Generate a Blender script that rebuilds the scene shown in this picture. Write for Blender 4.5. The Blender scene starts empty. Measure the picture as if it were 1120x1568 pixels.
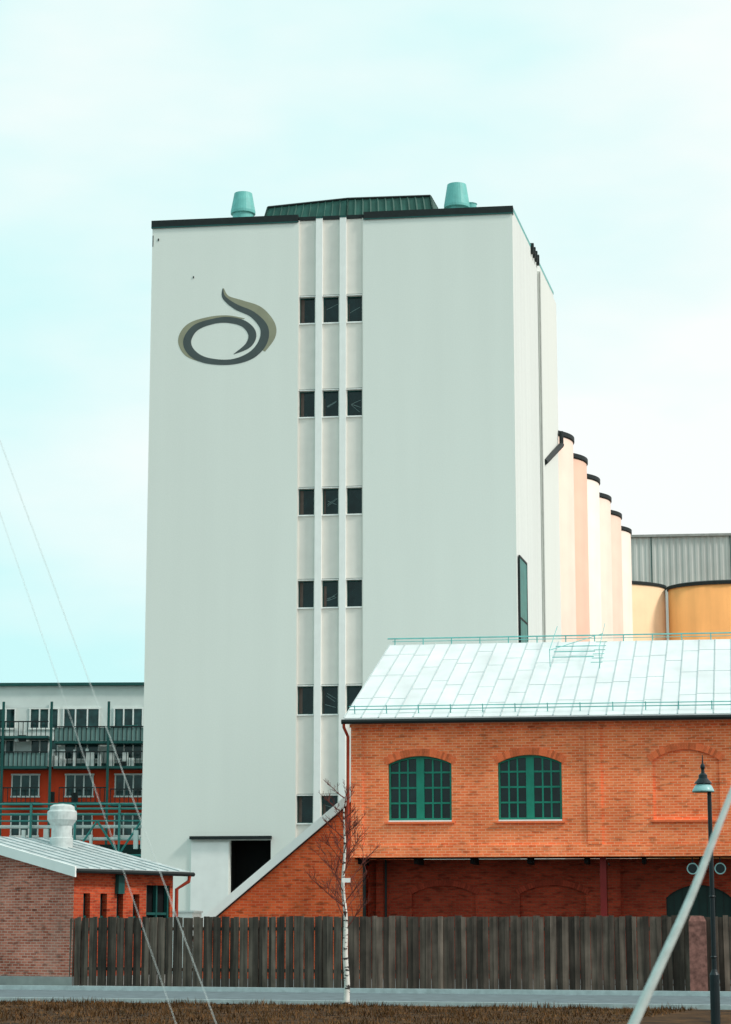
import bpy, bmesh, math, random
from mathutils import Vector, Matrix
random.seed(7)
scn=bpy.context.scene
R=math.radians
def lin(c):
    o=[]
    for v in c:
        v=v/255.0
        o.append(v/12.92 if v<=0.04045 else ((v+0.055)/1.055)**2.4)
    return (o[0],o[1],o[2],1)
# ---------------- node helpers
def newmat(name):
    m=bpy.data.materials.new(name); m.use_nodes=True
    nt=m.node_tree; b=nt.nodes['Principled BSDF']
    return m,nt,b
def N(nt,t,**kw):
    n=nt.nodes.new(t)
    for k,v in kw.items():
        if k in n.inputs.keys(): n.inputs[k].default_value=v
        else: setattr(n,k,v)
    return n
def mapping(nt,scale,coord='Object'):
    tc=N(nt,'ShaderNodeTexCoord'); mp=N(nt,'ShaderNodeMapping')
    mp.inputs['Scale'].default_value=scale
    nt.links.new(tc.outputs[coord],mp.inputs['Vector']); return mp.outputs['Vector']
def mult(nt,col,fac_socket,lo,hi,f0=.3,f1=.7):
    mr=N(nt,'ShaderNodeMapRange'); mr.inputs['From Min'].default_value=f0; mr.inputs['From Max'].default_value=f1
    mr.inputs['To Min'].default_value=lo; mr.inputs['To Max'].default_value=hi
    nt.links.new(fac_socket,mr.inputs['Value'])
    v=N(nt,'ShaderNodeVectorMath',operation='SCALE')
    nt.links.new(col,v.inputs[0]); nt.links.new(mr.outputs['Result'],v.inputs['Scale'])
    return v.outputs['Vector']
def mk(name,col,var=.1,scale=3,rough=.8,streak=0,bump=0,metal=0,island=0,spec=.3,sscale=(2,2,.15)):
    m,nt,b=newmat(name)
    rgb=N(nt,'ShaderNodeRGB'); rgb.outputs[0].default_value=lin(col)
    c=rgb.outputs[0]
    n=N(nt,'ShaderNodeTexNoise'); n.inputs['Scale'].default_value=scale; n.inputs['Detail'].default_value=6
    nt.links.new(mapping(nt,(1,1,1)),n.inputs['Vector'])
    c=mult(nt,c,n.outputs['Fac'],1-var,1+var)
    if streak:
        n2=N(nt,'ShaderNodeTexNoise'); n2.inputs['Scale'].default_value=1; n2.inputs['Detail'].default_value=5
        nt.links.new(mapping(nt,sscale),n2.inputs['Vector'])
        c=mult(nt,c,n2.outputs['Fac'],1-streak,1+streak*.5)
    if island:
        g=N(nt,'ShaderNodeNewGeometry')
        c=mult(nt,c,g.outputs['Random Per Island'],1-island,1+island,0,1)
    nt.links.new(c,b.inputs['Base Color'])
    b.inputs['Roughness'].default_value=rough; b.inputs['Metallic'].default_value=metal
    b.inputs['Specular IOR Level'].default_value=spec
    if bump:
        bp=N(nt,'ShaderNodeBump'); bp.inputs['Strength'].default_value=bump; bp.inputs['Distance'].default_value=.05
        nt.links.new(n.outputs['Fac'],bp.inputs['Height']); nt.links.new(bp.outputs['Normal'],b.inputs['Normal'])
    return m
def brickmat(name,c1,c2,mort,w=.29,h=.095,dark=.3,ms=.012,lime=.2):
    m,nt,b=newmat(name)
    tc=N(nt,'ShaderNodeTexCoord'); sp=N(nt,'ShaderNodeSeparateXYZ'); nt.links.new(tc.outputs['Object'],sp.inputs[0])
    ad=N(nt,'ShaderNodeMath',operation='ADD'); nt.links.new(sp.outputs[0],ad.inputs[0]); nt.links.new(sp.outputs[1],ad.inputs[1])
    cb=N(nt,'ShaderNodeCombineXYZ'); nt.links.new(ad.outputs[0],cb.inputs[0]); nt.links.new(sp.outputs[2],cb.inputs[1])
    br=N(nt,'ShaderNodeTexBrick'); nt.links.new(cb.outputs[0],br.inputs['Vector'])
    br.inputs['Scale'].default_value=1; br.inputs['Brick Width'].default_value=w; br.inputs['Row Height'].default_value=h
    br.inputs['Mortar Size'].default_value=ms; br.inputs['Mortar Smooth'].default_value=.3
    br.inputs['Color1'].default_value=lin(c1); br.inputs['Color2'].default_value=lin(c2); br.inputs['Mortar'].default_value=lin(mort)
    c=br.outputs['Color']
    n=N(nt,'ShaderNodeTexNoise'); n.inputs['Scale'].default_value=.8; n.inputs['Detail'].default_value=7
    nt.links.new(tc.outputs['Object'],n.inputs['Vector'])
    c=mult(nt,c,n.outputs['Fac'],.78,1.2)
    mp=N(nt,'ShaderNodeMapping'); mp.inputs['Scale'].default_value=(1/w*.7,1/h*.7,1); nt.links.new(cb.outputs[0],mp.inputs['Vector'])
    n3=N(nt,'ShaderNodeTexNoise'); n3.inputs['Scale'].default_value=1.0; n3.inputs['Detail'].default_value=1
    nt.links.new(mp.outputs[0],n3.inputs['Vector'])
    c=mult(nt,c,n3.outputs['Fac'],1-dark,1.06,.27,.45)
    n4=N(nt,'ShaderNodeTexNoise'); n4.inputs['Scale'].default_value=1; n4.inputs['Detail'].default_value=6; n4.inputs['Roughness'].default_value=.7
    mp4=N(nt,'ShaderNodeMapping'); mp4.inputs['Scale'].default_value=(.9,.9,.5); mp4.inputs['Location'].default_value=(7,3,1); nt.links.new(tc.outputs['Object'],mp4.inputs['Vector']); nt.links.new(mp4.outputs[0],n4.inputs['Vector'])
    mr=N(nt,'ShaderNodeMapRange'); mr.inputs['From Min'].default_value=.5; mr.inputs['From Max'].default_value=.75; mr.inputs['To Max'].default_value=lime; nt.links.new(n4.outputs['Fac'],mr.inputs['Value'])
    mx=N(nt,'ShaderNodeMix'); mx.data_type='RGBA'; nt.links.new(mr.outputs['Result'],mx.inputs['Factor']); nt.links.new(c,mx.inputs['A']); mx.inputs['B'].default_value=lin(mort)
    c=mx.outputs['Result']
    nt.links.new(c,b.inputs['Base Color']); b.inputs['Roughness'].default_value=.9; b.inputs['Specular IOR Level'].default_value=.15
    bp=N(nt,'ShaderNodeBump'); bp.inputs['Strength'].default_value=.5; bp.inputs['Distance'].default_value=.01; bp.invert=True
    nt.links.new(br.outputs['Fac'],bp.inputs['Height']); nt.links.new(bp.outputs['Normal'],b.inputs['Normal'])
    return m
def glassmat(name,col,rough=.12,spec=.35):
    m,nt,b=newmat(name)
    n=N(nt,'ShaderNodeTexNoise'); n.inputs['Scale'].default_value=1.3
    nt.links.new(mapping(nt,(1,1,1)),n.inputs['Vector'])
    rgb=N(nt,'ShaderNodeRGB'); rgb.outputs[0].default_value=lin(col)
    nt.links.new(mult(nt,rgb.outputs[0],n.outputs['Fac'],.3,2.6),b.inputs['Base Color'])  # uneven tint puts varied reflections into the glass colour
    b.inputs['Roughness'].default_value=rough; b.inputs['Specular IOR Level'].default_value=spec
    return m
# ---------------- materials
M={}
M['plaster']=mk('tower_plaster',(229,234,227),.016,14,.9,streak=.02,bump=.06,sscale=(.9,.9,.06))
M['plasterS']=mk('tower_plaster_side',(224,230,225),.02,4,.9,streak=.06,bump=.05,sscale=(1.2,1.2,.05))
M['panelp']=mk('strip_panel',(229,226,218),.03,2,.85,streak=.03)
M['white']=mk('white_paint',(242,244,240),.03,2,.6,streak=.03)
M['blacktrim']=mk('black_trim',(24,34,34),.2,4,.6)
M['black']=mk('unlit_black',(6,10,10),.2,4,.9)  # near-black colour stands in for unlit openings and shade under the overhang
M['green_dk']=mk('green_sheet',(50,96,86),.15,2,.5,streak=.25,sscale=(3,3,.4))
M['teal']=mk('teal_metal',(112,188,182),.1,3,.45,streak=.12)
M['tealdk']=mk('teal_dark',(22,78,74),.15,3,.5)
M['door']=mk('door_green',(12,46,42),.15,3,.5)
M['winframe']=mk('window_green',(28,130,108),.12,3,.5)
M['glass']=glassmat('dark_glass',(9,24,25))
M['curtain']=mk('stair_inner_wall',(96,86,80),.15,3,.9)
M['logod']=mk('logo_dark',(78,88,88),.08,2,.8)
M['logok']=mk('logo_khaki',(150,150,128),.08,2,.8)
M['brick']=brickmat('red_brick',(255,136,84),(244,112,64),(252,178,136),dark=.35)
M['brickband']=mk('brick_soldier',(244,122,76),.12,9,.9,island=.25)
M['brickbandk']=mk('brick_soldier_dark',(160,62,42),.12,9,.9,island=.2)  # lower arches take the painted shade; downpipes share this dark red
M['brick_shaded']=brickmat('red_brick_lower_shaded',(172,64,42),(146,50,34),(136,78,58),dark=.45)  # darker copy of the red brick, overhang shade put into its colour
M['brickT']=brickmat('red_brick_triangle',(238,106,58),(212,80,44),(216,132,94),dark=.45)
M['brickL']=brickmat('old_brick',(204,124,104),(162,84,66),(196,160,146),w=.25,h=.085,dark=.5,ms=.013,lime=.35)
M['brickL2']=brickmat('old_brick_side',(196,82,48),(160,58,36),(170,98,72),w=.25,h=.085,dark=.45)
M['roof']=mk('sheet_roof',(222,226,226),.05,1.2,.6,streak=.12,sscale=(1,.3,.3),island=.03)
M['roofL']=mk('sheet_roof_old',(178,188,188),.14,1.5,.65,streak=.14,island=.05)
M['seam']=mk('roof_seam',(190,204,204),.1,3,.6)
M['fence']=mk('fence_wood',(94,82,73),.3,2,.9,streak=.65,island=.5,sscale=(7,7,.5),bump=.2)
M['post']=mk('rusty_stone',(128,88,80),.45,8,.9)
M['concrete']=mk('concrete',(158,160,156),.12,3,.9,streak=.1)
SIL=[(242,214,198),(230,190,168),(246,230,218),(242,216,200),(234,202,184),(242,224,210)]  # differing tones put the shading between neighbouring silos into their colour
SILM=[mk('silo_concrete_%d'%i,c,.03,.8,.9,streak=.07,sscale=(.8,.8,.05)) for i,c in enumerate(SIL)]
M['tank']=mk('tank_orange',(250,178,108),.05,.6,.7,streak=.18,sscale=(.9,.9,.08))
M['tankp']=mk('tank_pale',(246,210,170),.05,.6,.8,streak=.1,sscale=(.7,.7,.08))
M['corr']=mk('corrugated_grey',(196,200,196),.08,.4,.6,streak=.16,sscale=(.9,.9,.08))
M['twig']=mk('twig',(104,54,46),.2,10,.9)
M['lampdk']=mk('lamp_black',(18,32,36),.15,4,.4)
M['lampw']=mk('lamp_enamel',(150,196,196),.05,4,.3)
M['rope']=mk('rope_sleeve',(204,216,212),.15,20,.6)
M['wire']=mk('wire',(210,222,220),.05,20,.5)
M['galv']=mk('galvanised',(190,198,196),.14,6,.6,streak=.2)
M['aptwhite']=mk('apt_white',(220,226,222),.06,1,.8)
M['apt']=mk('apt_red',(236,80,46),.15,.6,.9,streak=.1)
M['aptglass']=glassmat('apt_glass',(22,50,50),.1)
M['asphalt']=mk('asphalt',(100,112,116),.25,2.5,.9,bump=.2)
M['pave']=mk('pavement',(108,114,114),.25,3,.9)
M['kerb']=mk('kerb_stone',(176,188,188),.15,5,.85)
m,nt,b=newmat('birch_banded'); n=N(nt,'ShaderNodeTexNoise'); n.inputs['Scale'].default_value=1; n.inputs['Detail'].default_value=3
nt.links.new(mapping(nt,(5,5,16)),n.inputs['Vector']); cr=N(nt,'ShaderNodeValToRGB'); cr.color_ramp.elements[0].position=.40; cr.color_ramp.elements[0].color=lin((46,42,40)); cr.color_ramp.elements[1].position=.47; cr.color_ramp.elements[1].color=lin((222,220,212))
nt.links.new(n.outputs['Fac'],cr.inputs[0]); nt.links.new(cr.outputs[0],b.inputs['Base Color']); b.inputs['Roughness'].default_value=.8; M['birch']=m
m,nt,b=newmat('dry_grass_ground'); n=N(nt,'ShaderNodeTexNoise'); n.inputs['Scale'].default_value=1.6; n.inputs['Detail'].default_value=9; n.inputs['Roughness'].default_value=.7
nt.links.new(mapping(nt,(1,1,1)),n.inputs['Vector']); cr=N(nt,'ShaderNodeValToRGB'); cr.color_ramp.elements[0].position=.38; cr.color_ramp.elements[0].color=lin((30,24,20)); cr.color_ramp.elements[1].position=.68; cr.color_ramp.elements[1].color=lin((104,74,46))
nt.links.new(n.outputs['Fac'],cr.inputs[0]); nt.links.new(cr.outputs[0],b.inputs['Base Color']); b.inputs['Roughness'].default_value=1; b.inputs['Specular IOR Level'].default_value=.1; M['ground']=m
M['blade']=mk('grass_blade',(92,66,42),.85,1.1,1,island=.6,spec=.05)
# ---------------- mesh helpers
def link(o,parent=None):
    scn.collection.objects.link(o)
    if parent: o.parent=parent
    return o
def empty(name,loc=(0,0,0),rz=0):
    e=bpy.data.objects.new(name,None); e.location=loc; e.rotation_euler=(0,0,rz); e.empty_display_size=.5
    return link(e)
def mesh(name,parent,mat,verts,faces,smooth=False):
    me=bpy.data.meshes.new(name); me.from_pydata([tuple(v) for v in verts],[],faces); me.update()
    bm=bmesh.new(); bm.from_mesh(me); bmesh.ops.recalc_face_normals(bm,faces=bm.faces); bm.to_mesh(me); bm.free()
    me.materials.append(M[mat] if isinstance(mat,str) else mat)
    if smooth:
        for p in me.polygons: p.use_smooth=True
    return link(bpy.data.objects.new(name,me),parent)
BF=[(0,3,2,1),(4,5,6,7),(0,1,5,4),(1,2,6,5),(2,3,7,6),(3,0,4,7)]
class Acc:
    def __init__(s): s.v=[]; s.f=[]
    def add(s,v,f):
        o=len(s.v); s.v+= [tuple(a) for a in v]; s.f+=[tuple(i+o for i in q) for q in f]
    def box(s,x0,x1,y0,y1,z0,z1):
        s.add([(x0,y0,z0),(x1,y0,z0),(x1,y1,z0),(x0,y1,z0),(x0,y0,z1),(x1,y0,z1),(x1,y1,z1),(x0,y1,z1)],BF)
    def prism(s,base,z0,z1):
        n=len(base)
        s.add([(x,y,z0) for x,y in base]+[(x,y,z1) for x,y in base],[tuple(range(n))[::-1],tuple(range(n,2*n))]+[(i,(i+1)%n,n+(i+1)%n,n+i) for i in range(n)])
    def tube(s,pts,rad,seg=6):
        pts=[Vector(p) for p in pts]
        if not isinstance(rad,(list,tuple)): rad=[rad]*len(pts)
        vs=[];fs=[]
        prev=None
        for i,p in enumerate(pts):
            t=(pts[min(i+1,len(pts)-1)]-pts[max(i-1,0)]).normalized()
            if prev is None:
                a=Vector((0,0,1)) if abs(t.z)<.9 else Vector((1,0,0)); u=t.cross(a).normalized()
            else:
                u=(prev-t*prev.dot(t)).normalized()
            prev=u; w=t.cross(u)
            for k in range(seg):
                an=2*math.pi*k/seg
                vs.append(p+(u*math.cos(an)+w*math.sin(an))*rad[i])
        for i in range(len(pts)-1):
            for k in range(seg):
                a=i*seg+k; b2=i*seg+(k+1)%seg
                fs.append((a,b2,b2+seg,a+seg))
        fs.append(tuple(range(seg))[::-1]); fs.append(tuple(range((len(pts)-1)*seg,len(pts)*seg)))
        s.add(vs,fs)
    def lathe(s,cx,cy,prof,seg=24,ky=1):
        vs=[];fs=[]
        for r,z in prof:
            for k in range(seg):
                an=2*math.pi*k/seg; vs.append((cx+r*math.cos(an),cy+r*ky*math.sin(an),z))
        for i in range(len(prof)-1):
            for k in range(seg):
                a=i*seg+k; b2=i*seg+(k+1)%seg; fs.append((a,b2,b2+seg,a+seg))
        fs.append(tuple(range(seg))[::-1]); fs.append(tuple(range((len(prof)-1)*seg,len(prof)*seg)))
        s.add(vs,fs)
    def out(s,name,parent,mat,smooth=False): return mesh(name,parent,mat,s.v,s.f,smooth)
def box(name,parent,mat,*a):
    c=Acc(); c.box(*a); return c.out(name,parent,mat)
def panel(name,parent,mat,outer,holes,y0,y1):
    cu=bpy.data.curves.new(name+'_c','CURVE'); cu.dimensions='2D'; cu.fill_mode='BOTH'; cu.extrude=(y1-y0)/2
    for loop in [outer]+holes:
        sp=cu.splines.new('POLY'); sp.points.add(len(loop)-1)
        for i,(x,z) in enumerate(loop): sp.points[i].co=(x,z,0,1)
        sp.use_cyclic_u=True
    o=bpy.data.objects.new(name+'_c',cu); scn.collection.objects.link(o)
    dg=bpy.context.evaluated_depsgraph_get()
    me=bpy.data.meshes.new_from_object(o.evaluated_get(dg)); bpy.data.objects.remove(o); bpy.data.curves.remove(cu)
    mid=(y0+y1)/2
    for v in me.vertices:
        x,y,z=v.co; v.co=(x,mid-z,y)
    me.materials.clear(); me.materials.append(M[mat])
    for p in me.polygons: p.use_smooth=False
    me.name=name
    return link(bpy.data.objects.new(name,me),parent)
def rect(x0,x1,z0,z1): return [(x0,z0),(x1,z0),(x1,z1),(x0,z1)]
def arcgeo(x0,x1,zs,zc):
    h=(x1-x0)/2; s=zc-zs; r=(h*h+s*s)/(2*s); cx=(x0+x1)/2; cz=zc-r; a=math.asin(h/r)
    return cx,cz,r,a
def arch(x0,x1,z0,zs,zc,n=14):
    cx,cz,r,a=arcgeo(x0,x1,zs,zc); p=[(x0,z0),(x1,z0)]
    for i in range(n+1):
        t=a-2*a*i/n; p.append((cx+r*math.sin(t),cz+r*math.cos(t)))
    return p
def voussoirs(name,parent,x0,x1,zs,zc,h,y0,y1,n=30,mat='brickband'):
    cx,cz,r,a=arcgeo(x0,x1,zs,zc); a*=1.06; A=Acc()
    for i in range(n):
        t0=-a+2*a*(i+.06)/n; t1=-a+2*a*(i+.94)/n
        q=[(cx+rr*math.sin(t),cz+rr*math.cos(t)) for rr,t in ((r,t0),(r,t1),(r+h,t1),(r+h,t0))]
        A.add([(x,y0,z) for x,z in q]+[(x,y1,z) for x,z in q],BF)
    return A.out(name,parent,mat)
# =============== TOWER
T=empty('concrete_grain_tower',(-11.17,112.5,0),R(-7.6))
W=18.87; H=38.3; BR=(20.17,16.1); BL=(1.0,16.1)
xs0,xs1=7.76,11.14
dx0,dx1,dz=4.5,6.55,6.1
panel('front_wall_left',T,'plaster',[(0,0),(dx0,0),(dx0,dz),(dx1,dz),(dx1,0),(xs0,0),(xs0,H-.4),(0,H-.4)],[],0,.3)
box('front_wall_right',T,'plaster',xs1,W,0,.3,0,H-.4)
A=Acc(); A.add([(W,.3,0),(BR[0],BR[1],0),(BR[0],BR[1],H-.15),(W,.3,H-.15),(W-.3,.3,0),(BR[0]-.3,BR[1],0),(BR[0]-.3,BR[1],H-.15),(W-.3,.3,H-.15)],BF); A.out('side_wall',T,'plasterS')
A=Acc(); A.prism([(0,.3),(.3,.3),(1.3,16.1),(1.0,16.1)],0,H-.2); A.box(1.3,BR[0]-.3,15.8,16.1,0,H-.2); A.out('rear_walls',T,'plaster')
A=Acc(); A.prism([(.3,.3),(W-.3,.3),(19.8,15.8),(1.3,15.8)],H-.6,H-.5); A.out('roof_slab',T,'concrete')
box('doorway_unlit_sheet',T,'black',dx0-.2,dx1+.2,1.5,1.6,0,dz+.3)  # black sheet painted in place of the unlit interior
A=Acc(); A.box(dx0-.2,dx0-.003,.3,1.5,0,dz+.3); A.box(dx1+.003,dx1+.2,.3,1.5,0,dz+.3); A.box(dx0-.2,dx1+.2,.3,1.5,dz+.01,dz+.3); A.out('doorway_reveal',T,'black')
box('door_canopy',T,'blacktrim',2.5,6.6,-.3,-.003,6.15,6.3)
box('sliding_door',T,'white',2.55,4.45,-.08,-.003,.3,6.0)
rows=[(32.48,33.87),(27.52,28.89),(22.43,23.78),(17.69,19.05),(12.31,13.71),(6.93,8.27)]
cols=[(7.82,8.62),(9.05,9.86),(10.30,11.08)]
holes=[rect(a,b2,z0,z1) for z0,z1 in rows for a,b2 in cols]
panel('stair_strip_wall',T,'panelp',rect(xs0,xs1,0,H-.3),holes,.12,.4)
A=Acc(); A.box(8.68,9.02,-.06,.118,0,H-.25); A.box(9.93,10.26,-.06,.118,0,H-.25); A.out('strip_fins',T,'white')
A=Acc(); A.box(xs0,xs0+.05,.02,.118,0,H-.3); A.box(xs1-.05,xs1-.002,.02,.118,0,H-.3);A.out('strip_reveals',T,'panelp')
A=Acc()
for z0,z1 in rows:
    for a,b2 in ((7.82,8.67),(9.03,9.92),(10.27,11.08)):
        A.box(a,b2,.105,.118,z1+.06,z1+.1)
A.out('strip_joints',T,'concrete')
A=Acc();F=Acc();S=Acc();D=Acc();C=Acc()
for z0,z1 in rows:
    for ci,(a,b2) in enumerate(cols):
        A.box(a-.02,b2+.02,.36,.38,z0-.02,z1+.02)
        w=.045
        F.box(a,a+w,.28,.358,z0,z1);F.box(b2-w,b2,.28,.358,z0,z1);F.box(a+w,b2-w,.28,.358,z1-w,z1);F.box(a+w,b2-w,.28,.358,z0,z0+w)
        S.box(a-.03,b2+.03,.04,.118,z0-.07,z0-.005); S.box(a-.02,b2+.02,.04,.118,z1+.004,z1+.04)
        if ci==0: C.box(a+w,a+.22,.345,.355,z0+w,z1-w)
        elif random.random()<.6: C.box(a+w,a+random.uniform(.06,.2),.345,.355,z0+w,z1-w-random.uniform(0,.6))
        if ci>0 and random.random()<.75:
            for k in range(random.choice([1,2,3,3])):
                s=random.choice([1,1,-1]); dh=random.uniform(.1,.4); zz=z0+random.uniform(.15,.8); xa=a+random.uniform(.1,.3); xb=b2-random.uniform(.06,.2); za,zb=(zz,zz+dh) if s>0 else (zz+dh,zz)
                D.add([(xa,.345,za),(xb,.345,zb),(xb,.345,zb+.03),(xa,.345,za+.03),(xa,.355,za),(xb,.355,zb),(xb,.355,zb+.03),(xa,.355,za+.03)],BF)
A.out('stair_window_glass',T,'glass');F.out('stair_window_frames',T,'tealdk');S.out('stair_window_sills',T,'white');D.out('stair_rails',T,mk('stair_rail_grey',(104,126,126),.1,3,.6));C.out('stair_inner_wall',T,'curtain')
A=Acc(); A.box(-.05,xs0-.03,-.06,.34,H-.398,H); A.box(xs1+.03,W+.04,-.06,.34,H-.398,H); A.box(xs0,xs1,.06,.4,H-.298,H-.1); A.out('parapet_flashing',T,'blacktrim')
A=Acc(); A.box(-.05,xs0-.03,-.075,-.062,H-.43,H-.36); A.box(xs1+.03,W+.04,-.075,-.062,H-.43,H-.36); A.box(8.68,9.02,-.08,.05,H-.248,H-.16);A.box(9.93,10.26,-.08,.05,H-.248,H-.16);A.out('flashing_drip',T,'tealdk')
A=Acc(); A.add([(W,.35,H-.148),(BR[0]+.02,BR[1],H-.148),(BR[0]+.02,BR[1],H),(W+.04,.35,H),(W-.3,.35,H-.148),(BR[0]-.3,BR[1],H-.148),(BR[0]-.3,BR[1],H),(W-.3,.35,H)],BF);A.out('side_flashing',T,'teal')
A=Acc(); A.box(.3,.36,-.03,-.002,37.2,37.32); A.box(2.2,2.26,-.03,-.002,35.1,35.2); A.box(0.02,.06,-.02,-.002,36.9,37.5); A.out('wall_fixings',T,'blacktrim')
A=Acc()
def side(t,o=0): return (W+(BR[0]-W)*t+o, BR[1]*t)
for k in range(4):
    x,y=side(.42+.045*k); A.box(x-.1,x+.16,y,y+.3,H-.45,H+.1)
A.out('roof_edge_brackets',T,'blacktrim')
x,y=side(.584); x2,y2=side(1)
A=Acc(); A.prism([(x,y),(x+.16,y),(x2+.16,y2),(x2,y2)],0,H-.7); A.out('side_bay',T,'plaster')
A=Acc(); A.tube([(x+.1,y-.06,8),(x+.1,y-.06,H-.8)],.035); A.out('side_downpipe',T,'concrete')
A=Acc(); xa,ya=side(.03,.02); xb,yb=side(.19,.02)
A.prism([(xa,ya),(xb,yb),(xb+.05,yb),(xa+.05,ya)],8,20.1);A.out('side_shutter',T,mk('shutter_teal',(70,132,126),.15,2,.5,streak=.2))
A=Acc(); A.prism([(xa,ya-.05),(xa,ya),(xa+.08,ya),(xa+.08,ya-.05)],8,20.15);A.prism([(xb,yb),(xb,yb+.05),(xb+.08,yb+.05),(xb+.08,yb)],8,20.15);A.prism([(xa,ya),(xb,yb),(xb+.08,yb),(xa+.08,ya)],20.1,20.2)
for z in (11,14,17): A.prism([(xa,ya),(xb,yb),(xb+.08,yb),(xa+.08,ya)],z,z+.08)
A.out('shutter_frame',T,'blacktrim')
A=Acc(); xa,ya=side(.62,.17); xb,yb=side(.98,.17)
A.tube([(xa,ya,26.9),(xb+.2,yb,29.1)],.16,8); A.tube([(xb+.2,yb,29.1),(xb+.2,yb,29.9)],.12,8); A.out('grain_chute',T,'blacktrim')
# penthouse
pl=[(4.9,5.5),(5.0,3.08),(9.91,2.33),(14.7,2.45),(15.3,9)]
tp=[(5.6,5.6),(5.5,3.55),(9.95,2.7),(14.35,2.8),(14.8,8.8)]
A=Acc(); n=len(pl); zb,zt=H-.5,39.95
A.add([(x,y,zb) for x,y in pl]+[(x,y,zt) for x,y in tp],[(i,i+1,n+i+1,n+i) for i in range(n-1)]+[tuple(range(n,2*n))])
for i in range(n-1):
    L=(Vector(pl[i+1])-Vector(pl[i])).length; q=int(L/.42)
    for k in range(q+1):
        f=k/q; b0=Vector(pl[i]).lerp(Vector(pl[i+1]),f); t0=Vector(tp[i]).lerp(Vector(tp[i+1]),f)
        A.tube([(b0.x,b0.y,zb),(t0.x,t0.y,zt)],.07,4)
A.out('penthouse_cladding',T,'green_dk')
A=Acc()
for i in range(n-1):
    A.tube([(tp[i][0],tp[i][1]-.02,zt+.02),(tp[i+1][0],tp[i+1][1]-.02,zt+.02)],.07,4)
A.out('penthouse_rim',T,'blacktrim')
A=Acc(); A.lathe(4.36,2.4,[(.56,H-.5),(.56,39.25),(.66,39.26),(.66,39.4),(.48,40.4),(.42,40.4)],28)
A.lathe(15.85,1.9,[(.5,H-.5),(.5,38.9),(.68,38.92),(.68,39.05),(.5,40.2),(.44,40.2)],28)
A.lathe(16.55,2.3,[(.3,H-.5),(.3,39.2),(.34,39.25),(.1,39.35)],20)
o=A.out('roof_vents',T,'teal')
def cat(pts,n=8):
    P=[Vector(p) for p in pts]; out=[]
    for i in range(len(P)-1):
        p0=P[max(i-1,0)];p1=P[i];p2=P[i+1];p3=P[min(i+2,len(P)-1)]
        for k in range(n):
            t=k/n; out.append(.5*((2*p1)+(p2-p0)*t+(2*p0-5*p1+4*p2-p3)*t*t+(3*p1-p0-3*p2+p3)*t**3))
    out.append(P[-1]); return out
def ribbon(name,pts,y,mat,wk=1):
    q=cat([(a,b2,w*wk) for a,b2,w in pts]); vs=[];fs=[]
    for i,p in enumerate(q):
        a=q[max(i-1,0)];c=q[min(i+1,len(q)-1)]; tx,tz=c.x-a.x,c.y-a.y; l=math.hypot(tx,tz) or 1
        nx,nz=-tz/l,tx/l; w=max(p.z,.3)/2
        for s in (1,-1):
            px=p.x+nx*w*s; pz=p.y+nz*w*s
            vs.append(((px-231)/29.25,y,32.44-(pz-500)/28.8))
    for i in range(len(q)-1): fs.append((2*i,2*i+1,2*i+3,2*i+2))
    return mesh(name,T,mat,vs,fs)
sw=[(342,441,1),(344,455,5),(362,470,8),(388,483,9),(406,504,12),(404,527,13),(386,546,11),(355,555,8),(317,551,9),(295,538,11),(288,520,12),(300,501,10),(325,492,8),(350,490,9),(375,497,10),(388,513,12),(382,530,9),(360,543,.6)]
ribbon('logo_dark_swoosh',sw,-.012,'logod',1.03)
kh=[(343,441,1),(349,456,7),(372,466,10),(398,478,13),(415,500,15),(417,518,12),(406,540,4)]
ribbon('logo_khaki_flame',kh,-.006,'logok',1.05)
kh=[(376,489,1),(348,486,6),(318,489,8),(291,500,12),(279,519,10),(287,540,6),(306,552,1)]
ribbon('logo_khaki_ring',kh,-.006,'logok',1.05)
# =============== RED BRICK WAREHOUSE
B=empty('brick_warehouse',(-.51,80,0),R(-8)); BX=24
zo=4.24; zt=8.95
wins=[(1.334,3.591),(5.233,7.483)]
more=[(15.2,17.45),(19,21.25)]
z0,zs,zc=5.48,7.52,7.80
blind=(10.66,12.96,5.5,7.55,7.93)
panel('upper_front_wall',B,'brick',rect(0,BX,zo,zt),[arch(a,b2,z0,zs,zc) for a,b2 in wins+more]+[arch(*blind)],0,.28)
panel('blind_arch_infill',B,'brick',[(10.5,5.3),(13.1,5.3),(13.1,8.1),(10.5,8.1)],[],.09,.27)
box('upper_side_wall',B,'brick',0,.28,.282,18,zo,zt)
A=Acc(); A.add([(0,0,zt+.002),(0,20,zt+.002),(0,10.1,12.9),(.28,0,zt+.002),(.28,20,zt+.002),(.28,10.1,12.9)],[(0,1,2),(3,5,4),(0,3,4,1),(1,4,5,2),(2,5,3,0)]); A.out('gable_wall',B,'brick')
box('soffit',B,'black',.0,BX,.29,2.2,zo,zo+.25)  # coloured near-black, the overhang's shade is in the paint
A=Acc(); A.box(-.04,BX,-.05,-.003,zo,zo+.1); A.box(-.03,BX,-.035,-.003,zo+.103,zo+.42); A.out('base_band',B,'brick')
A=Acc(); A.box(-.05,BX,-.08,-.003,zt-.12,zt); 
k=0.0
while k<BX: A.box(k,k+.14,-.06,-.003,zt-.22,zt-.122); k+=.28
A.out('dentil_cornice',B,'brick')
A=Acc(); A.box(8.36,8.86,-.06,-.003,zo+.424,zt-.23); A.box(0,.42,-.05,-.003,zo+.424,zt-.23); A.box(13.9,14.4,-.06,-.003,zo+.424,zt-.23); A.out('pilasters',B,'brick')
for i,(a,b2) in enumerate(wins+more): voussoirs('window_arch_%d'%i,B,a,b2,zs,zc,.26,-.03,.05)
voussoirs('blind_arch_bricks',B,blind[0],blind[1],7.55,7.93,.24,-.03,.05)
A=Acc()
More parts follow.
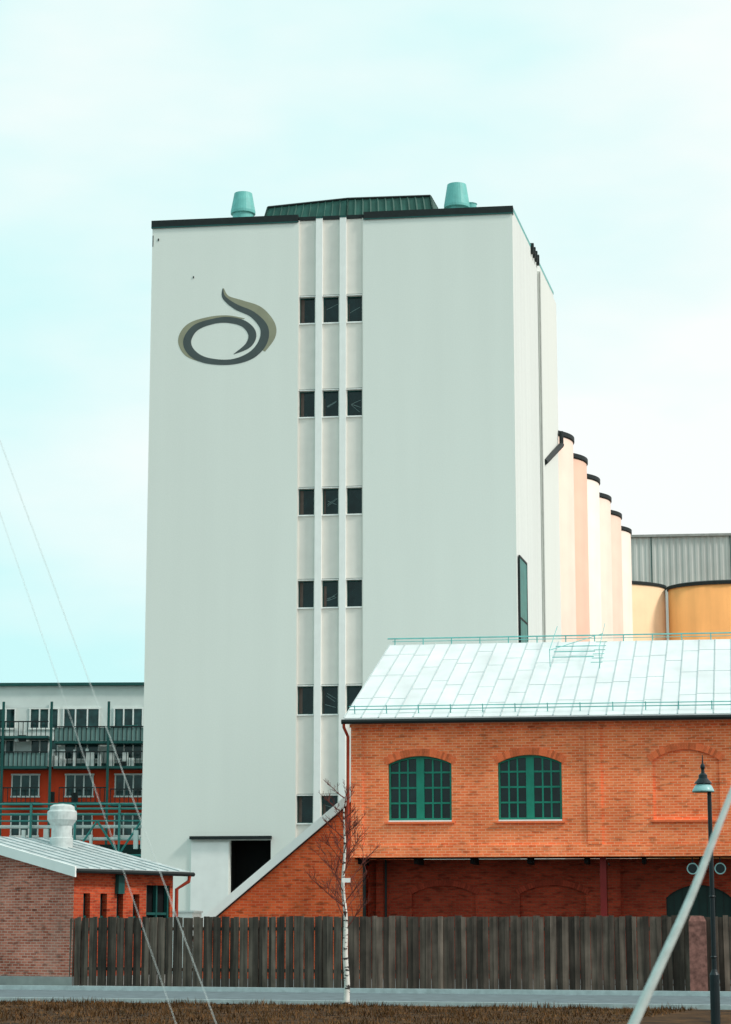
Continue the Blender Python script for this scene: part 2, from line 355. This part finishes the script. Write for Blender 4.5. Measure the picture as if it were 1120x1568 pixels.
for a,b2 in wins+more+[(blind[0],blind[1])]: A.box(a-.1,b2+.1,-.09,-.003,z0-.07,z0-.004)
A.out('window_sills',B,'brickband')
A=Acc()
for a,b2 in wins+more: A.box(a+.01,b2-.01,-.06,.1,z0,z0+.05)
A.out('sill_flashing',B,'white')
for i,(a,b2) in enumerate(wins+more):
    a+=.005;b2-=.005
    panel('window_frame_%d'%i,B,'winframe',arch(a,b2,z0+.055,zs,zc-.005),[arch(a+.07,b2-.07,z0+.13,zs-.02,zc-.085)],.14,.22)
    A=Acc(); c=(a+b2)/2
    cx,cz,r,an=arcgeo(a,b2,zs,zc)
    def topz(x): return cz+math.sqrt(r*r-(x-cx)**2)-.07
    A.box(c-.14,c+.14,.135,.215,z0+.12,topz(c))
    L=(b2-.07)-(c+.14)
    for k in (1,2):
        x=c+.14+L*k/3; A.box(x-.028,x+.028,.155,.205,z0+.12,topz(x)); x=c-.14-L*k/3; A.box(x-.028,x+.028,.155,.205,z0+.12,topz(x))
    for k in range(1,4):
        z=z0+.12+.54*k; A.box(a+.06,c-.142,.158,.202,z-.032,z+.032); A.box(c+.142,b2-.06,.158,.202,z-.032,z+.032)
    A.out('window_bars_%d'%i,B,'winframe')
    box('window_glass_%d'%i,B,'glass',a-.1,b2+.1,.23,.24,z0,zc+.1)
# roof
e0=Vector((-.2,-.43,9.13)); rid=Vector((.1,10.1,13.06))
A=Acc(); RX=24.5
sl=math.atan2(rid.z-e0.z,rid.y-e0.y); ny,nz=-math.sin(sl),math.cos(sl)
A.add([e0,(RX,e0.y,e0.z),(RX,rid.y,rid.z),rid,(e0.x,e0.y,e0.z-.12),(RX,e0.y,e0.z-.12),(RX,rid.y,rid.z-.12),(rid.x,rid.y,rid.z-.12)],BF)
A.add([(rid.x,rid.y+.002,rid.z),(RX,rid.y+.002,rid.z),(RX,20.6,9.13),(-.2,20.6,9.13),(rid.x,rid.y+.002,rid.z-.12),(RX,rid.y+.002,rid.z-.12),(RX,20.6,9.01),(-.2,20.6,9.01)],BF)
A.out('roof_deck',B,'roof')
A=Acc();S=Acc(); pitch=.62; i=0; x=0.0
def rp(x,t,h):
    xx=x+(rid.x-e0.x)*t
    return (xx,e0.y+(rid.y-e0.y)*t+ny*h,e0.z+(rid.z-e0.z)*t+nz*h)
while x<24:
    off=random.uniform(.05,.3); tt=0.0
    tks=[0]+[off+.3*k for k in range(0,4) if .04<off+.3*k<.95]+[1]
    for a,b2 in zip(tks[:-1],tks[1:]):
        h=.006+.004*random.random()
        A.add([rp(x-.2+.015,a+.0005,h),rp(x-.2+pitch-.015,a+.0005,h),rp(x-.2+pitch-.015,b2-.0005,h),rp(x-.2+.015,b2-.0005,h)],[(0,1,2,3)])
        if b2<1: S.add([rp(x-.2,b2-.0015,.010),rp(x-.2+pitch,b2-.0015,.010),rp(x-.2+pitch,b2+.0015,.010),rp(x-.2,b2+.0015,.010),rp(x-.2,b2-.0015,.02),rp(x-.2+pitch,b2-.0015,.02),rp(x-.2+pitch,b2+.0015,.02),rp(x-.2,b2+.0015,.02)],BF)
    S.add([rp(x-.2-.01,0,0.001),rp(x-.2+.01,0,0.001),rp(x-.2+.01,1,0.001),rp(x-.2-.01,1,0.001),rp(x-.2-.01,0,.04),rp(x-.2+.01,0,.04),rp(x-.2+.01,1,.04),rp(x-.2-.01,1,.04)],BF)
    x+=pitch
A.out('roof_sheets',B,'roof');S.out('roof_seams',B,'seam')
A=Acc(); A.tube([(-.28,-.5,9.0),(RX,-.5,9.0)],.085,8); A.out('eave_gutter',B,'blacktrim')
A=Acc(); A.tube([(-.2,-.5,9.0),(-.2,-.42,8.8),(-.1,-.12,8.5),(-.1,-.1,4.6),(-.1,-.1,4.2)],.055,8); A.out('downpipe',B,'brickbandk')
A=Acc()
for zz in (.16,.28): A.tube([rp(-.1,.05,zz),rp(24,.05,zz)],.02,6)
A.tube([(.0,10.1,13.32),(24,10.1,13.32)],.03,6); A.tube([(.2,10.1,13.2),(24,10.1,13.2)],.015,6)
k=.3
while k<24:
    A.tube([rp(k-.2,.05,0),rp(k-.2,.05,.32)],.02,5); A.tube([(k,10.1,13.05),(k,10.1,13.34)],.025,5); k+=1.15
lx0,lx1=6.6,8.5
for t in (.72,.8,.88): A.tube([rp(lx0,t,.15),rp(lx1-.3,t,.15)],.02,5)
A.tube([rp(lx0,.62,.05),rp(lx0,.62,.75)],.015,5);A.tube([rp(lx0,.62,.7),rp(lx1,.84,.75)],.015,5)
A.tube([rp(lx1,.6,.0),rp(lx1,.6,.8)],.015,5);A.tube([rp(lx1,.6,.8),rp(lx1,.98,.8)],.015,5);A.tube([rp(lx0,.62,.7),rp(lx0,.98,.7)],.015,5)
for k in range(6): A.tube([rp(lx1-.35,.62+.06*k,.2),rp(lx1+.1,.62+.06*k,.2)],.015,5)
A.out('roof_safety_rails',B,'teal')
# lower storey, set back under the overhang
yw=2.2
panel('lower_wall',B,'brick_shaded',rect(.3,BX,0,zo-.01),[arch(1.9,4.2,.4,3.0,3.3),arch(5.8,8.15,.4,3.0,3.3),arch(11.0,13.3,.02,2.85,3.3)],yw+.02,yw+.3)
panel('lower_blind_infill',B,'brick_shaded',rect(1.7,8.3,.3,3.6),[],yw+.14,yw+.29)
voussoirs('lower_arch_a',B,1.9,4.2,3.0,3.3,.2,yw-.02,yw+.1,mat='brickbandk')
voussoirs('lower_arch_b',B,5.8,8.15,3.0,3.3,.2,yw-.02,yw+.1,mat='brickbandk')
box('garage_door',B,'door',10.9,13.4,yw+.2,yw+.28,.02,3.4)
A=Acc()
for k in range(1,8): A.box(10.98+k*.29,11.0+k*.29,yw+.18,yw+.198,.05,3.25)
A.out('garage_door_boards',B,'blacktrim')
A=Acc(); A.box(.62,.9,yw-.2,yw+.015,0,zo-.01); A.box(8.95,9.4,yw-.15,yw+.015,0,zo-.01); A.box(14.2,14.6,yw-.15,yw+.015,0,zo-.01);A.out('lower_pilasters',B,'brick_shaded')
A=Acc(); A.tube([(.35,.9,0),(.35,.9,zo)],.06,8);A.box(.95,1.02,yw-.3,yw-.21,0,zo-.02);A.tube([(9.05,.2,zo-.25),(9.05,1.6,zo-.25)],.03,6); A.out('lower_pipes',B,'blacktrim')
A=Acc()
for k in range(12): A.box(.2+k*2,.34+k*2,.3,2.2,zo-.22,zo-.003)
A.out('overhang_beams',B,'black')  # beams carry the same painted shade as the soffit
A=Acc(); A.box(8.74,8.96,.45,.65,0,zo-.003); A.out('red_post',B,mk('red_post_paint',(120,28,26),.1,3,.6))
A=Acc();C=Acc()
for x in (11.95,12.9):
    A.tube([(x,.35,3.82),(x,.55,3.82)],.2,20); C.tube([(x,.34,3.82),(x,.349,3.82)],.16,20); C.tube([(x,.45,4.0),(x,.45,4.24)],.025,6)
A.out('flood_lamp_rims',B,'lampw');C.out('flood_lamp_faces',B,'lampdk')
# lean-to
ax,az=-.02,6.55; bx,bz=-5.45,2.05
A=Acc(); A.add([(bx-.3,1.0,0),(.3,1.0,0),(.3,1.0,4.2),(-.002,1.0,4.2),(-.002,1.0,az-.22),(bx-.3,1.0,bz-.45),
 (bx-.3,9,0),(.3,9,0),(.3,9,4.2),(-.002,9,4.2),(-.002,9,az-.22),(bx-.3,9,bz-.45)],[(0,1,2,3,4,5),(11,10,9,8,7,6),(0,6,7,1),(5,4,10,11),(0,5,11,6)])
A.out('lean_to_brick_wall',B,'brickT')
A=Acc(); dx,dzz=ax-bx,az-bz; l=math.hypot(dx,dzz); nx2,nz2=-dzz/l*.26,dx/l*.26
bx2,bz2=bx-dx*.12,bz-dzz*.12
q=[(bx2,bz2-.2),(ax,az-.2),(ax,az+.16),(bx2+nx2*.4,bz2+.12)]
A.add([(x,.8,z) for x,z in q]+[(x,9.2,z) for x,z in q],BF); A.out('lean_to_roof',B,'white')
A=Acc(); q=[(bx2,bz2-.25),(ax,az-.25),(ax,az-.203),(bx2,bz2-.203)]
A.add([(x,.9,z) for x,z in q]+[(x,1.3,z) for x,z in q],BF); A.out('lean_to_soffit_board',B,'blacktrim')
# =============== LEFT BRICK SHED
L=empty('brick_outbuilding',(-9.07,70.5,0),R(55.6))
ez=3.64; sr=.23; rl=4.6
rzf=lambda y:ez+sr*y
holes=[rect(s-.16,s+.16,1.6,2.85) for s in (.61,1.41,2.2,3.0)]+[rect(3.5,4.7,.1,3.15)]
panel('side_wall',L,'brickL2',rect(0,4.85,.3,ez-.1),holes,0,.25)
A=Acc(); 
for s in (.61,1.41,2.2,3.0): A.box(s-.2,s+.2,.2,.24,1.5,2.95)
A.box(3.4,4.8,.2,.24,.1,3.25)
A.out('window_unlit_sheets',L,'black')  # black sheets behind the openings, painted as the unlit inside
A=Acc()
for s in (.61,1.41,2.2,3.0): A.box(s-.16,s+.16,.14,.18,2.1,2.16); A.box(s-.02,s+.02,.14,.18,1.6,2.85)
A.box(3.5,3.58,.05,.18,.1,3.15);A.box(4.62,4.7,.05,.18,.1,3.15);A.box(4.05,4.12,.05,.18,.1,3.15);A.box(3.6,4.6,.06,.16,2.2,2.28)
A.out('window_bars',L,'tealdk')
box('vent_box',L,'tealdk',1.95,2.25,-.15,-.003,2.85,3.45)
A=Acc(); A.add([(0,.26,.3),(0,9.2,.3),(0,9.2,ez),(0,rl,rzf(rl)-.1),(0,.26,ez-.06),(.25,.26,.3),(.25,9.2,.3),(.25,9.2,ez),(.25,rl,rzf(rl)-.1),(.25,.26,ez-.06)],[(0,1,2,3,4),(9,8,7,6,5),(0,5,6,1),(4,9,5,0),(3,8,9,4)])
A.add([(-.002,0,.3),(-.002,.26,.3),(-.002,.26,ez-.06),(-.002,0,ez-.1)],[(0,1,2,3)])
A.out('gable_wall',L,'brickL')
A=Acc(); A.box(-.06,4.9,-.06,9.2,0,.3); A.out('plinth',L,'concrete')
A=Acc()
def rq(x,y,h): return (x,y,rzf(y)+h)
A.add([rq(-.35,-.35,-.02),rq(5.3,-.35,-.02),rq(5.3,rl,-.02),rq(-.35,rl,-.02),rq(-.35,-.35,.05),rq(5.3,-.35,.05),rq(5.3,rl,.05),rq(-.35,rl,.05)],BF)
A.add([(-.35,rl,rzf(rl)-.02),(5.3,rl,rzf(rl)-.02),(5.3,9.6,ez-.1),(-.35,9.6,ez-.1),(-.35,rl,rzf(rl)+.05),(5.3,rl,rzf(rl)+.05),(5.3,9.6,ez-.03),(-.35,9.6,ez-.03)],BF)
A.out('roof',L,'roofL')
A=Acc(); x=-.3
while x<5.3:
    A.add([rq(x-.015,-.35,.051),rq(x+.015,-.35,.051),rq(x+.015,rl,.051),rq(x-.015,rl,.051),rq(x-.015,-.35,.08),rq(x+.015,-.35,.08),rq(x+.015,rl,.08),rq(x-.015,rl,.08)],BF); x+=.56
for y in (1.1,2.4,3.6): A.add([rq(-.3,y,.052),rq(5.3,y,.052),rq(5.3,y+.03,.052),rq(-.3,y+.03,.052),rq(-.3,y,.065),rq(5.3,y,.065),rq(5.3,y+.03,.065),rq(-.3,y+.03,.065)],BF)
A.out('roof_seams',L,mk('old_roof_seam',(160,174,174),.1,3,.6))
A=Acc(); A.add([rq(-.42,-.4,-.22),rq(-.353,-.4,-.22),rq(-.353,rl,-.22),rq(-.42,rl,-.22),rq(-.42,-.4,.1),rq(-.353,-.4,.1),rq(-.353,rl,.1),rq(-.42,rl,.1)],BF); A.out('bargeboard',L,'white')
A=Acc(); A.tube([(-.35,-.42,ez-.12),(5.4,-.42,ez-.12)],.07,8); A.out('gutter',L,'blacktrim')
A=Acc(); A.tube([(5.2,-.42,ez-.12),(5.2,-.38,ez-.35),(4.95,-.08,ez-.6),(4.95,-.08,.3)],.06,8); A.out('downpipe',L,'brickbandk')
A=Acc(); A.lathe(3.13,3.39,[(.38,4.3),(.38,4.72),(.34,4.75),(.34,5.12),(.38,5.16),(.46,5.28),(.49,5.32),(.49,5.58),(.46,5.62),(.42,5.64),(.4,5.76),(.3,5.82),(.05,5.85)],28); o=A.out('roof_ventilator',L,'galv')
# =============== FENCE
FN=empty('wooden_plank_fence')
pts=[Vector((-9.25,70.7)),Vector((-.5,65.4)),Vector((30,60.3))]
A=Acc();Pp=Acc()
for a,b2 in zip(pts[:-1],pts[1:]):
    d=b2-a; Ln=d.length; d.normalize(); nrm=Vector((d.y,-d.x)); s=0; i=0
    while s<Ln:
        w=random.uniform(.12,.19); h=2.1+random.uniform(-.03,.025); o=.045 if i%2 else 0; i+=1
        p=a+d*s; q=a+d*min(s+w+(.03 if i%2 else 0),Ln); tl=random.uniform(-.01,.01)
        A.add([(p.x+nrm.x*o,p.y+nrm.y*o,.04),(q.x+nrm.x*o,q.y+nrm.y*o,.04),(q.x+nrm.x*(o+.03),q.y+nrm.y*(o+.03),.04),(p.x+nrm.x*(o+.03),p.y+nrm.y*(o+.03),.04),
               (p.x+nrm.x*o+tl,p.y+nrm.y*o,h),(q.x+nrm.x*o+tl,q.y+nrm.y*o,h),(q.x+nrm.x*(o+.03)+tl,q.y+nrm.y*(o+.03),h),(p.x+nrm.x*(o+.03)+tl,p.y+nrm.y*(o+.03),h)],BF)
        s+=w+.008
    s=.5
    while s<Ln:
        p=a+d*s-nrm*.08; Pp.box(p.x-.05,p.x+.05,p.y-.05,p.y+.05,0,2.0); s+=2.2
    for z in (.5,1.7):
        p=a-nrm*.03;q=b2-nrm*.03
        Pp.add([(p.x,p.y,z),(q.x,q.y,z),(q.x-nrm.x*.05,q.y-nrm.y*.05,z),(p.x-nrm.x*.05,p.y-nrm.y*.05,z),(p.x,p.y,z+.1),(q.x,q.y,z+.1),(q.x-nrm.x*.05,q.y-nrm.y*.05,z+.1),(p.x-nrm.x*.05,p.y-nrm.y*.05,z+.1)],BF)
A.out('planks',FN,'fence');Pp.out('posts_and_rails',FN,'fence')
GP=empty('stone_gatepost',(9.25,63.35,0),R(-9))
A=Acc(); A.box(-.24,.24,-.2,.2,0,1.95); A.add([(-.24,-.2,1.952),(.24,-.2,1.952),(.24,.2,1.952),(-.24,.2,1.952),(-.17,-.13,2.1),(.17,-.13,2.1),(.17,.13,2.1),(-.17,.13,2.1)],BF); A.out('shaft',GP,'post')
# =============== SILOS
for i in range(6):
    f=i/5; cx=9.15+6.95*f; cy=128+30.7*f
    S_=empty('grain_silo',(cx,cy,0))
    A=Acc(); A.lathe(0,0,[(3,0),(3,29.7)],64); o=A.out('shell',S_,SILM[i])
    for p in o.data.polygons: p.use_smooth=len(p.vertices)==4
    A=Acc(); A.lathe(0,0,[(3.04,29.702),(3.08,29.75),(3.08,30.0),(2.6,30.1)],64); A.out('rim',S_,'blacktrim')
TK=empty('storage_tank',(17.6,169,0)); A=Acc(); A.lathe(0,0,[(5.3,0),(5.3,27.3)],72,.6); o=A.out('shell',TK,'tankp')
for p in o.data.polygons: p.use_smooth=len(p.vertices)==4
A=Acc();A.lathe(0,0,[(5.4,27.302),(5.4,27.52),(5,27.6)],72,.6);A.out('rim',TK,'blacktrim')
TK=empty('storage_tank.001',(28.7,168,0)); A=Acc(); A.lathe(0,0,[(5.7,0),(5.7,27.1)],72,.6); o=A.out('shell',TK,'tank')
for p in o.data.polygons: p.use_smooth=len(p.vertices)==4
A=Acc();A.lathe(0,0,[(5.8,27.102),(5.8,27.35),(5.4,27.45)],72,.6);A.out('rim',TK,'blacktrim')
CB=empty('corrugated_metal_building',(19,181,0),R(-6))
A=Acc(); x=0;v=[];
while x<34:
    v+=[(x,0),(x+.2,0),(x+.27,.05),(x+.43,.05)]; x+=.5
n=len(v); A.add([(a,b2,0) for a,b2 in v]+[(a,b2,33.4) for a,b2 in v],[(i,i+1,n+i+1,n+i) for i in range(n-1)])
A.out('cladding',CB,'corr'); box('body',CB,'corr',0,34,.2,20,0,33.3); box('roof_edge',CB,'concrete',-.2,34.4,-.2,20.2,33.402,33.6)
A=Acc(); 
for x in (4.4,10.8,17): A.box(x,x+.06,-.08,-.003,0,33.4)
A.out('cladding_joints',CB,'tealdk')
# =============== APARTMENT BLOCK
AP=empty('apartment_block',(-40,150,0),R(-2))
box('body',AP,'aptwhite',0,32,0,14,12.6,17.8); box('roof_edge',AP,'tealdk',-.3,32.3,-.3,14.3,17.802,18.0)
box('body_red',AP,'apt',0,32,.1,14,0,12.598)
Wn=Acc();Fr=Acc();Sl=Acc();Rl=Acc();Wh=Acc();Dv=Acc();Gl=Acc();Rd=Acc()
def win(x0,x1,zz,h,y,nm=2):
    Wn.box(x0,x1,y-.03,y-.003,zz,zz+h)
    Fr.box(x0-.09,x1+.09,y-.08,y-.033,zz+h,zz+h+.11);Fr.box(x0-.09,x1+.09,y-.08,y-.033,zz-.11,zz)
    for k in range(nm+1):
        xx=x0+(x1-x0)*k/nm; Fr.box(xx-.045,xx+.045,y-.08,y-.033,zz,zz+h)
x=12.6
while x<31:
    w_=random.choice([1.4,1.9,2.4]); win(x,x+w_,15.0,1.25,0,3 if w_>1.6 else 2); win(x+.1,x+w_,12.95,1.2,0,3); x+=w_+random.choice([.35,.7,1.0])
for a,b2 in ((13.4,15.0),(16.5,18.3),(20.1,21.9),(23.4,25.2),(27,29)):
    for z in (10.5,7.9,5.2): win(a,b2,z,1.35,.1,3)
for a,b2,z,front in ((12.6,19.1,14.35,0),(19.5,28,14.0,1),(12.6,19.1,12.35,1),(19.5,28,12.35,0),(16.2,18.6,10.0,0),(19.9,23.0,10.0,0),(23.3,26,9.9,0)):
    Sl.box(a,b2,-1.5,-.09,z-.16,z)
    xx=a
    while xx<b2: Rl.box(xx,xx+.045,-1.5,-1.46,z,z+.9); xx+=.3
    Rl.box(a,b2,-1.52,-1.45,z+.9,z+.98)
    if front: Gl.box(a,b2,-1.44,-1.41,z+.02,z+.88)
for xx in (16.1,19.3,23.1,27.9): Dv.box(xx-.08,xx+.08,-1.6,-1.48,0,16.6)
Wh.box(12.6,15.4,-1.4,-1.3,15.5,16.3);Wh.box(16.2,19.1,-1.4,-1.3,16.2,16.4);Dv.tube([(23.2,-1.3,14.9),(25.0,-1.3,15.0)],.09,6)
for k in range(26):
    xx=random.uniform(13,27.5); z=random.choice([14.0,12.35,12.35]); Wh.box(xx,xx+random.uniform(.12,.45),-1.2,-1.0,z,z+random.uniform(.5,1.2))
for k in range(14):
    xx=random.uniform(13,27.5); z=random.choice([14.0,12.35,10.0]); Rd.box(xx,xx+random.uniform(.2,.5),-1.3,-1.15,z,z+random.uniform(.3,.8))
Sl.box(12,30,-.3,-.01,12.45,12.62)
Wn.out('windows',AP,'aptglass');Fr.out('window_frames',AP,'white');Sl.out('balcony_slabs',AP,'tealdk');Rl.out('balcony_rails',AP,'blacktrim');Wh.out('balcony_screens',AP,'aptwhite');Dv.out('balcony_posts',AP,'tealdk');Rd.out('balcony_furniture',AP,'blacktrim');Gl.out('balcony_fronts',AP,mk('balcony_sheet',(120,150,146),.1,2,.6,streak=.2))
# pipe bridge
PB=empty('pipe_bridge',(-30,122,0),R(-3))
A=Acc()
for z in (8.4,8.15,7.85): A.tube([(0,0,z),(21,0,z)],.06,8)
for k in range(9): 
    x=k*2.4; A.box(x-.05,x+.05,-.12,.12,5.6,8.45)
    if k>5: A.tube([(x,0,5.7),(x+1.2,0,7.5)],.06,5);A.tube([(x+1.2,0,7.5),(x+2.4,0,5.7)],.06,5)
A.tube([(0,0,5.65),(21,0,5.65)],.08,6);A.tube([(0,0,7.5),(21,0,7.5)],.05,6)
for x in (2,11,20): A.box(x-.12,x+.12,-.12,.12,0,5.6)
A.out('truss_and_pipes',PB,mk('pipe_teal',(64,140,134),.1,3,.5))
A=Acc(); 
for z in (7.2,6.55): A.tube([(0,.3,z),(21,.3,z)],.09,8)
for k in range(8):
    x=10+random.random()*9; A.box(x,x+random.uniform(.1,.3),-.1,.2,6.0,6.0+random.uniform(.4,1.2))
A.out('insulated_pipes',PB,'aptwhite')
A=Acc(); A.box(0,21,1.5,1.6,0,6.3); A.out('backing_screen',PB,'door')
SH=empty('white_container',(-8.3,96,0),R(-7)); box('body',SH,'white',0,1.0,0,2,0,2.45); box('lid',SH,'aptwhite',-.06,1.06,-.06,2.06,2.452,2.53)
A=Acc();A.box(1.25,2.0,0,1,0,2.2); A.box(1.4,1.8,-.03,-.003,.3,1.9);A.out('cabinet',SH,'aptwhite')
# =============== BIRCH
BT=empty('birch_tree',(-.444,51.8,0))
A=Acc(); Tw=Acc()
def tr(z): return Vector((.02*math.sin(z*1.7)-.012*z+.02*math.sin(z*4),.02*math.cos(z*2.1),z))
zs_=[i*.17 for i in range(28)]
A.tube([tr(z) for z in zs_],[max(.07*(1-z/5.2)**.8,.012)+(.04 if z<.1 else 0) for z in zs_],8)
A.out('trunk',BT,'birch',True)
def branch(p,d,L,r,lev):
    pts_=[p.copy()]; q=p.copy(); dd=d.copy(); n=5 if lev<2 else 4
    for i in range(n):
        dd=(dd+Vector((random.uniform(-.16,.16),random.uniform(-.16,.16),random.uniform(-.02,.16)))).normalized()
        q=q+dd*L/n; pts_.append(q.copy())
    Tw.tube(pts_,[max(r*(1-.8*i/n),.0035) for i in range(n+1)],4)
    if lev<3:
        for k in range([0,6,4][lev] if lev else 0):
            f=random.uniform(.25,1); i=min(int(f*n),n-1); pp=pts_[i].lerp(pts_[i+1],f*n-i)
            a=random.uniform(0,6.28); nd=(dd+Vector((math.cos(a),math.sin(a),random.uniform(-.15,.5)))*.8).normalized()
            branch(pp,nd,L*random.uniform(.35,.55),r*.55,lev+1)
for k in range(26):
    z=1.75+k*.118; a=k*2.4+random.uniform(-.4,.4); L_=(1.15-(z-1.75)*.22)*random.uniform(.65,1.05)
    branch(tr(z),Vector((math.cos(a),math.sin(a),random.uniform(.45,.95))).normalized(),L_,.015,1)
Tw.out('branches',BT,'twig'); box('tag',BT,'white',-.1,.1,-.09,-.08,2.78,2.88)
A=Acc()
A.lathe(0,0,[(.22,0),(.16,.05),(.05,.08)],12); A.out('root_mound',BT,'ground')
# =============== STREET LAMP
SL=empty('street_lamp',(6.42,42,0))
A=Acc(); A.lathe(0,0,[(.09,0),(.09,.9),(.06,.95),(.045,1.0),(.04,4.3),(.05,4.32),(.05,4.36),(.02,4.4)],14)
A.tube([(0,0,4.25),(-.06,0,4.5),(-.11,0,4.6)],.018,6)
A.lathe(-.11,0,[(.17,4.40),(.13,4.45),(.085,4.5),(.08,4.56),(.035,4.6),(.03,4.66),(.045,4.7),(.04,4.74),(.015,4.78),(.008,4.93)],20)
A.tube([(0,0,4.3),(-.06,0,4.36),(-.11,0,4.4)],.02,6)
for z in (1.2,2.3): A.lathe(0,0,[(.05,z),(.06,z+.02),(.05,z+.04)],12)
A.out('pole_and_cap',SL,'lampdk')
A=Acc(); A.lathe(-.11,0,[(.06,4.26),(.17,4.26),(.205,4.24),(.205,4.27),(.15,4.37),(.1,4.398)],24); A.out('shade',SL,'lampw',True)
# =============== near ropes
GW=empty('mast_with_guy_wires',(-3.2,9,0))
A=Acc(); A.tube([(0,0,0),(0,0,8.1)],.06,10); A.out('mast',GW,'white')
A=Acc(); A.tube([(0,0,8),(3.14,0,0)],.0014,6); A.tube([(0,0,8),(2.95,0,0)],.0011,6); A.out('wires',GW,'wire')
GR=empty('sleeved_guy_rope',(2.6,7,0))
A=Acc(); q=cat([(-2.55,0,0),(-1.985,0,1.0),(-1.781,0,1.42),(-1.698,0,1.59),(-1.592,0,1.81),(-1.461,0,2.12),(-1.0,0,3.2),(0,0,5.4)],8)
A.tube(q,[max(.0165-.0095*(p.z-1.4),.006) if p.z>1.4 else .0165 for p in q],10); A.out('rope',GR,'rope',True)
A=Acc(); A.lathe(0,0,[(.09,0),(.08,5.5),(.03,5.6)],14); A.out('post',GR,'fence')
# =============== GROUND
G=mesh('ground',None,'ground',[(-1500,-300,0),(1500,-300,0),(1500,3000,0),(-1500,3000,0)],[(0,1,2,3)])
def strip(o0,o1):
    d=Vector((20,-6.9)).normalized(); n=Vector((d.y,-d.x)); c=Vector((0,65.9))
    a=c-d*90;b2=c+d*90
    return [a+n*o0,b2+n*o0,b2+n*o1,a+n*o1]
p=strip(-8,2.45); A=Acc(); A.prism([(q.x,q.y) for q in p][::-1],-.05,.02); A.out('pavement',None,'pave')
p=strip(2.6,12.3); mesh('asphalt_road',None,'asphalt',[(q.x,q.y,.006) for q in p],[(0,1,2,3)])
p=strip(2.45,2.6); A=Acc(); A.prism([(q.x,q.y) for q in p][::-1],-.05,.13); A.out('road_kerb',None,'kerb')
p=strip(12.3,12.45); A=Acc(); A.prism([(q.x,q.y) for q in p][::-1],-.05,.1); A.out('road_kerb.001',None,'kerb')
box('factory_yard',None,'pave',-60,60,74,200,-.05,.012)
A=Acc(); d=Vector((20,-6.9)).normalized(); n=Vector((d.y,-d.x))
for k in range(24000):
    s=random.uniform(-13,12); o=12.47+random.random()**1.3*12
    p=Vector((0,65.9))+d*s+n*o
    cl=math.sin(p.x*2.3+math.sin(p.y*1.7)*2)*math.sin(p.y*2.9+p.x)
    h=random.uniform(.03,.1)*(1.0+.9*cl); a=random.uniform(0,6.28); w=.012
    A.add([(p.x-w*math.cos(a),p.y-w*math.sin(a),0),(p.x+w*math.cos(a),p.y+w*math.sin(a),0),(p.x+random.uniform(-.06,.06),p.y+random.uniform(-.06,.06),h)],[(0,1,2)])
A.out('dry_grass',None,'blade')
# =============== WORLD / LIGHT
w=bpy.data.worlds.new('World'); scn.world=w; w.use_nodes=True; nt=w.node_tree; bg=nt.nodes['Background']
sun_az=R(114); sun_el=R(42)
sky=nt.nodes.new('ShaderNodeTexSky'); sky.sky_type='NISHITA'; sky.sun_disc=False; sky.sun_elevation=sun_el; sky.sun_rotation=sun_az
tc=N(nt,'ShaderNodeTexCoord'); mp=N(nt,'ShaderNodeMapping'); mp.inputs['Scale'].default_value=(1,1,2.6); nt.links.new(tc.outputs['Generated'],mp.inputs[0])
n=N(nt,'ShaderNodeTexNoise'); n.inputs['Scale'].default_value=3.0; n.inputs['Detail'].default_value=5; nt.links.new(mp.outputs[0],n.inputs['Vector'])
sp=N(nt,'ShaderNodeSeparateXYZ'); nt.links.new(tc.outputs['Generated'],sp.inputs[0])
ma=N(nt,'ShaderNodeMath',operation='MULTIPLY_ADD'); nt.links.new(sp.outputs[0],ma.inputs[0]); ma.inputs[1].default_value=1.0; nt.links.new(n.outputs['Fac'],ma.inputs[2])
cr=N(nt,'ShaderNodeValToRGB'); e=cr.color_ramp.elements; e[0].position=.28; e[0].color=(.60,.95,.95,1); e[1].position=.56; e[1].color=(.96,1.0,.98,1)
nt.links.new(ma.outputs[0],cr.inputs[0])
sc=N(nt,'ShaderNodeVectorMath',operation='SCALE'); sc.inputs['Scale'].default_value=10.4; nt.links.new(cr.outputs[0],sc.inputs[0])
mx=N(nt,'ShaderNodeMix'); mx.data_type='RGBA'; mx.inputs['Factor'].default_value=.96
nt.links.new(sky.outputs[0],mx.inputs['A']); nt.links.new(sc.outputs[0],mx.inputs['B']); nt.links.new(mx.outputs['Result'],bg.inputs['Color'])
bg.inputs['Strength'].default_value=.1
sl_=bpy.data.lights.new('sun','SUN'); sl_.energy=2.3; sl_.angle=R(8); sl_.color=(1,.96,.9)
so=bpy.data.objects.new('sun',sl_); link(so)
dirv=Vector((math.sin(sun_az)*math.cos(sun_el),math.cos(sun_az)*math.cos(sun_el),math.sin(sun_el)))
so.rotation_euler=dirv.to_track_quat('Z','Y').to_euler()
# =============== CAMERA
cam=bpy.data.cameras.new('camera'); co=bpy.data.objects.new('camera',cam); link(co)
co.location=(0,0,1.7); co.rotation_euler=(R(90+10.606),0,0)
cam.sensor_fit='VERTICAL'; cam.sensor_height=36; cam.lens=36*3423/1568; cam.clip_end=5000
cam.dof.use_dof=True; cam.dof.focus_distance=95; cam.dof.aperture_fstop=8
scn.camera=co
scn.view_settings.view_transform='Standard'; scn.view_settings.look='None'; scn.view_settings.exposure=0
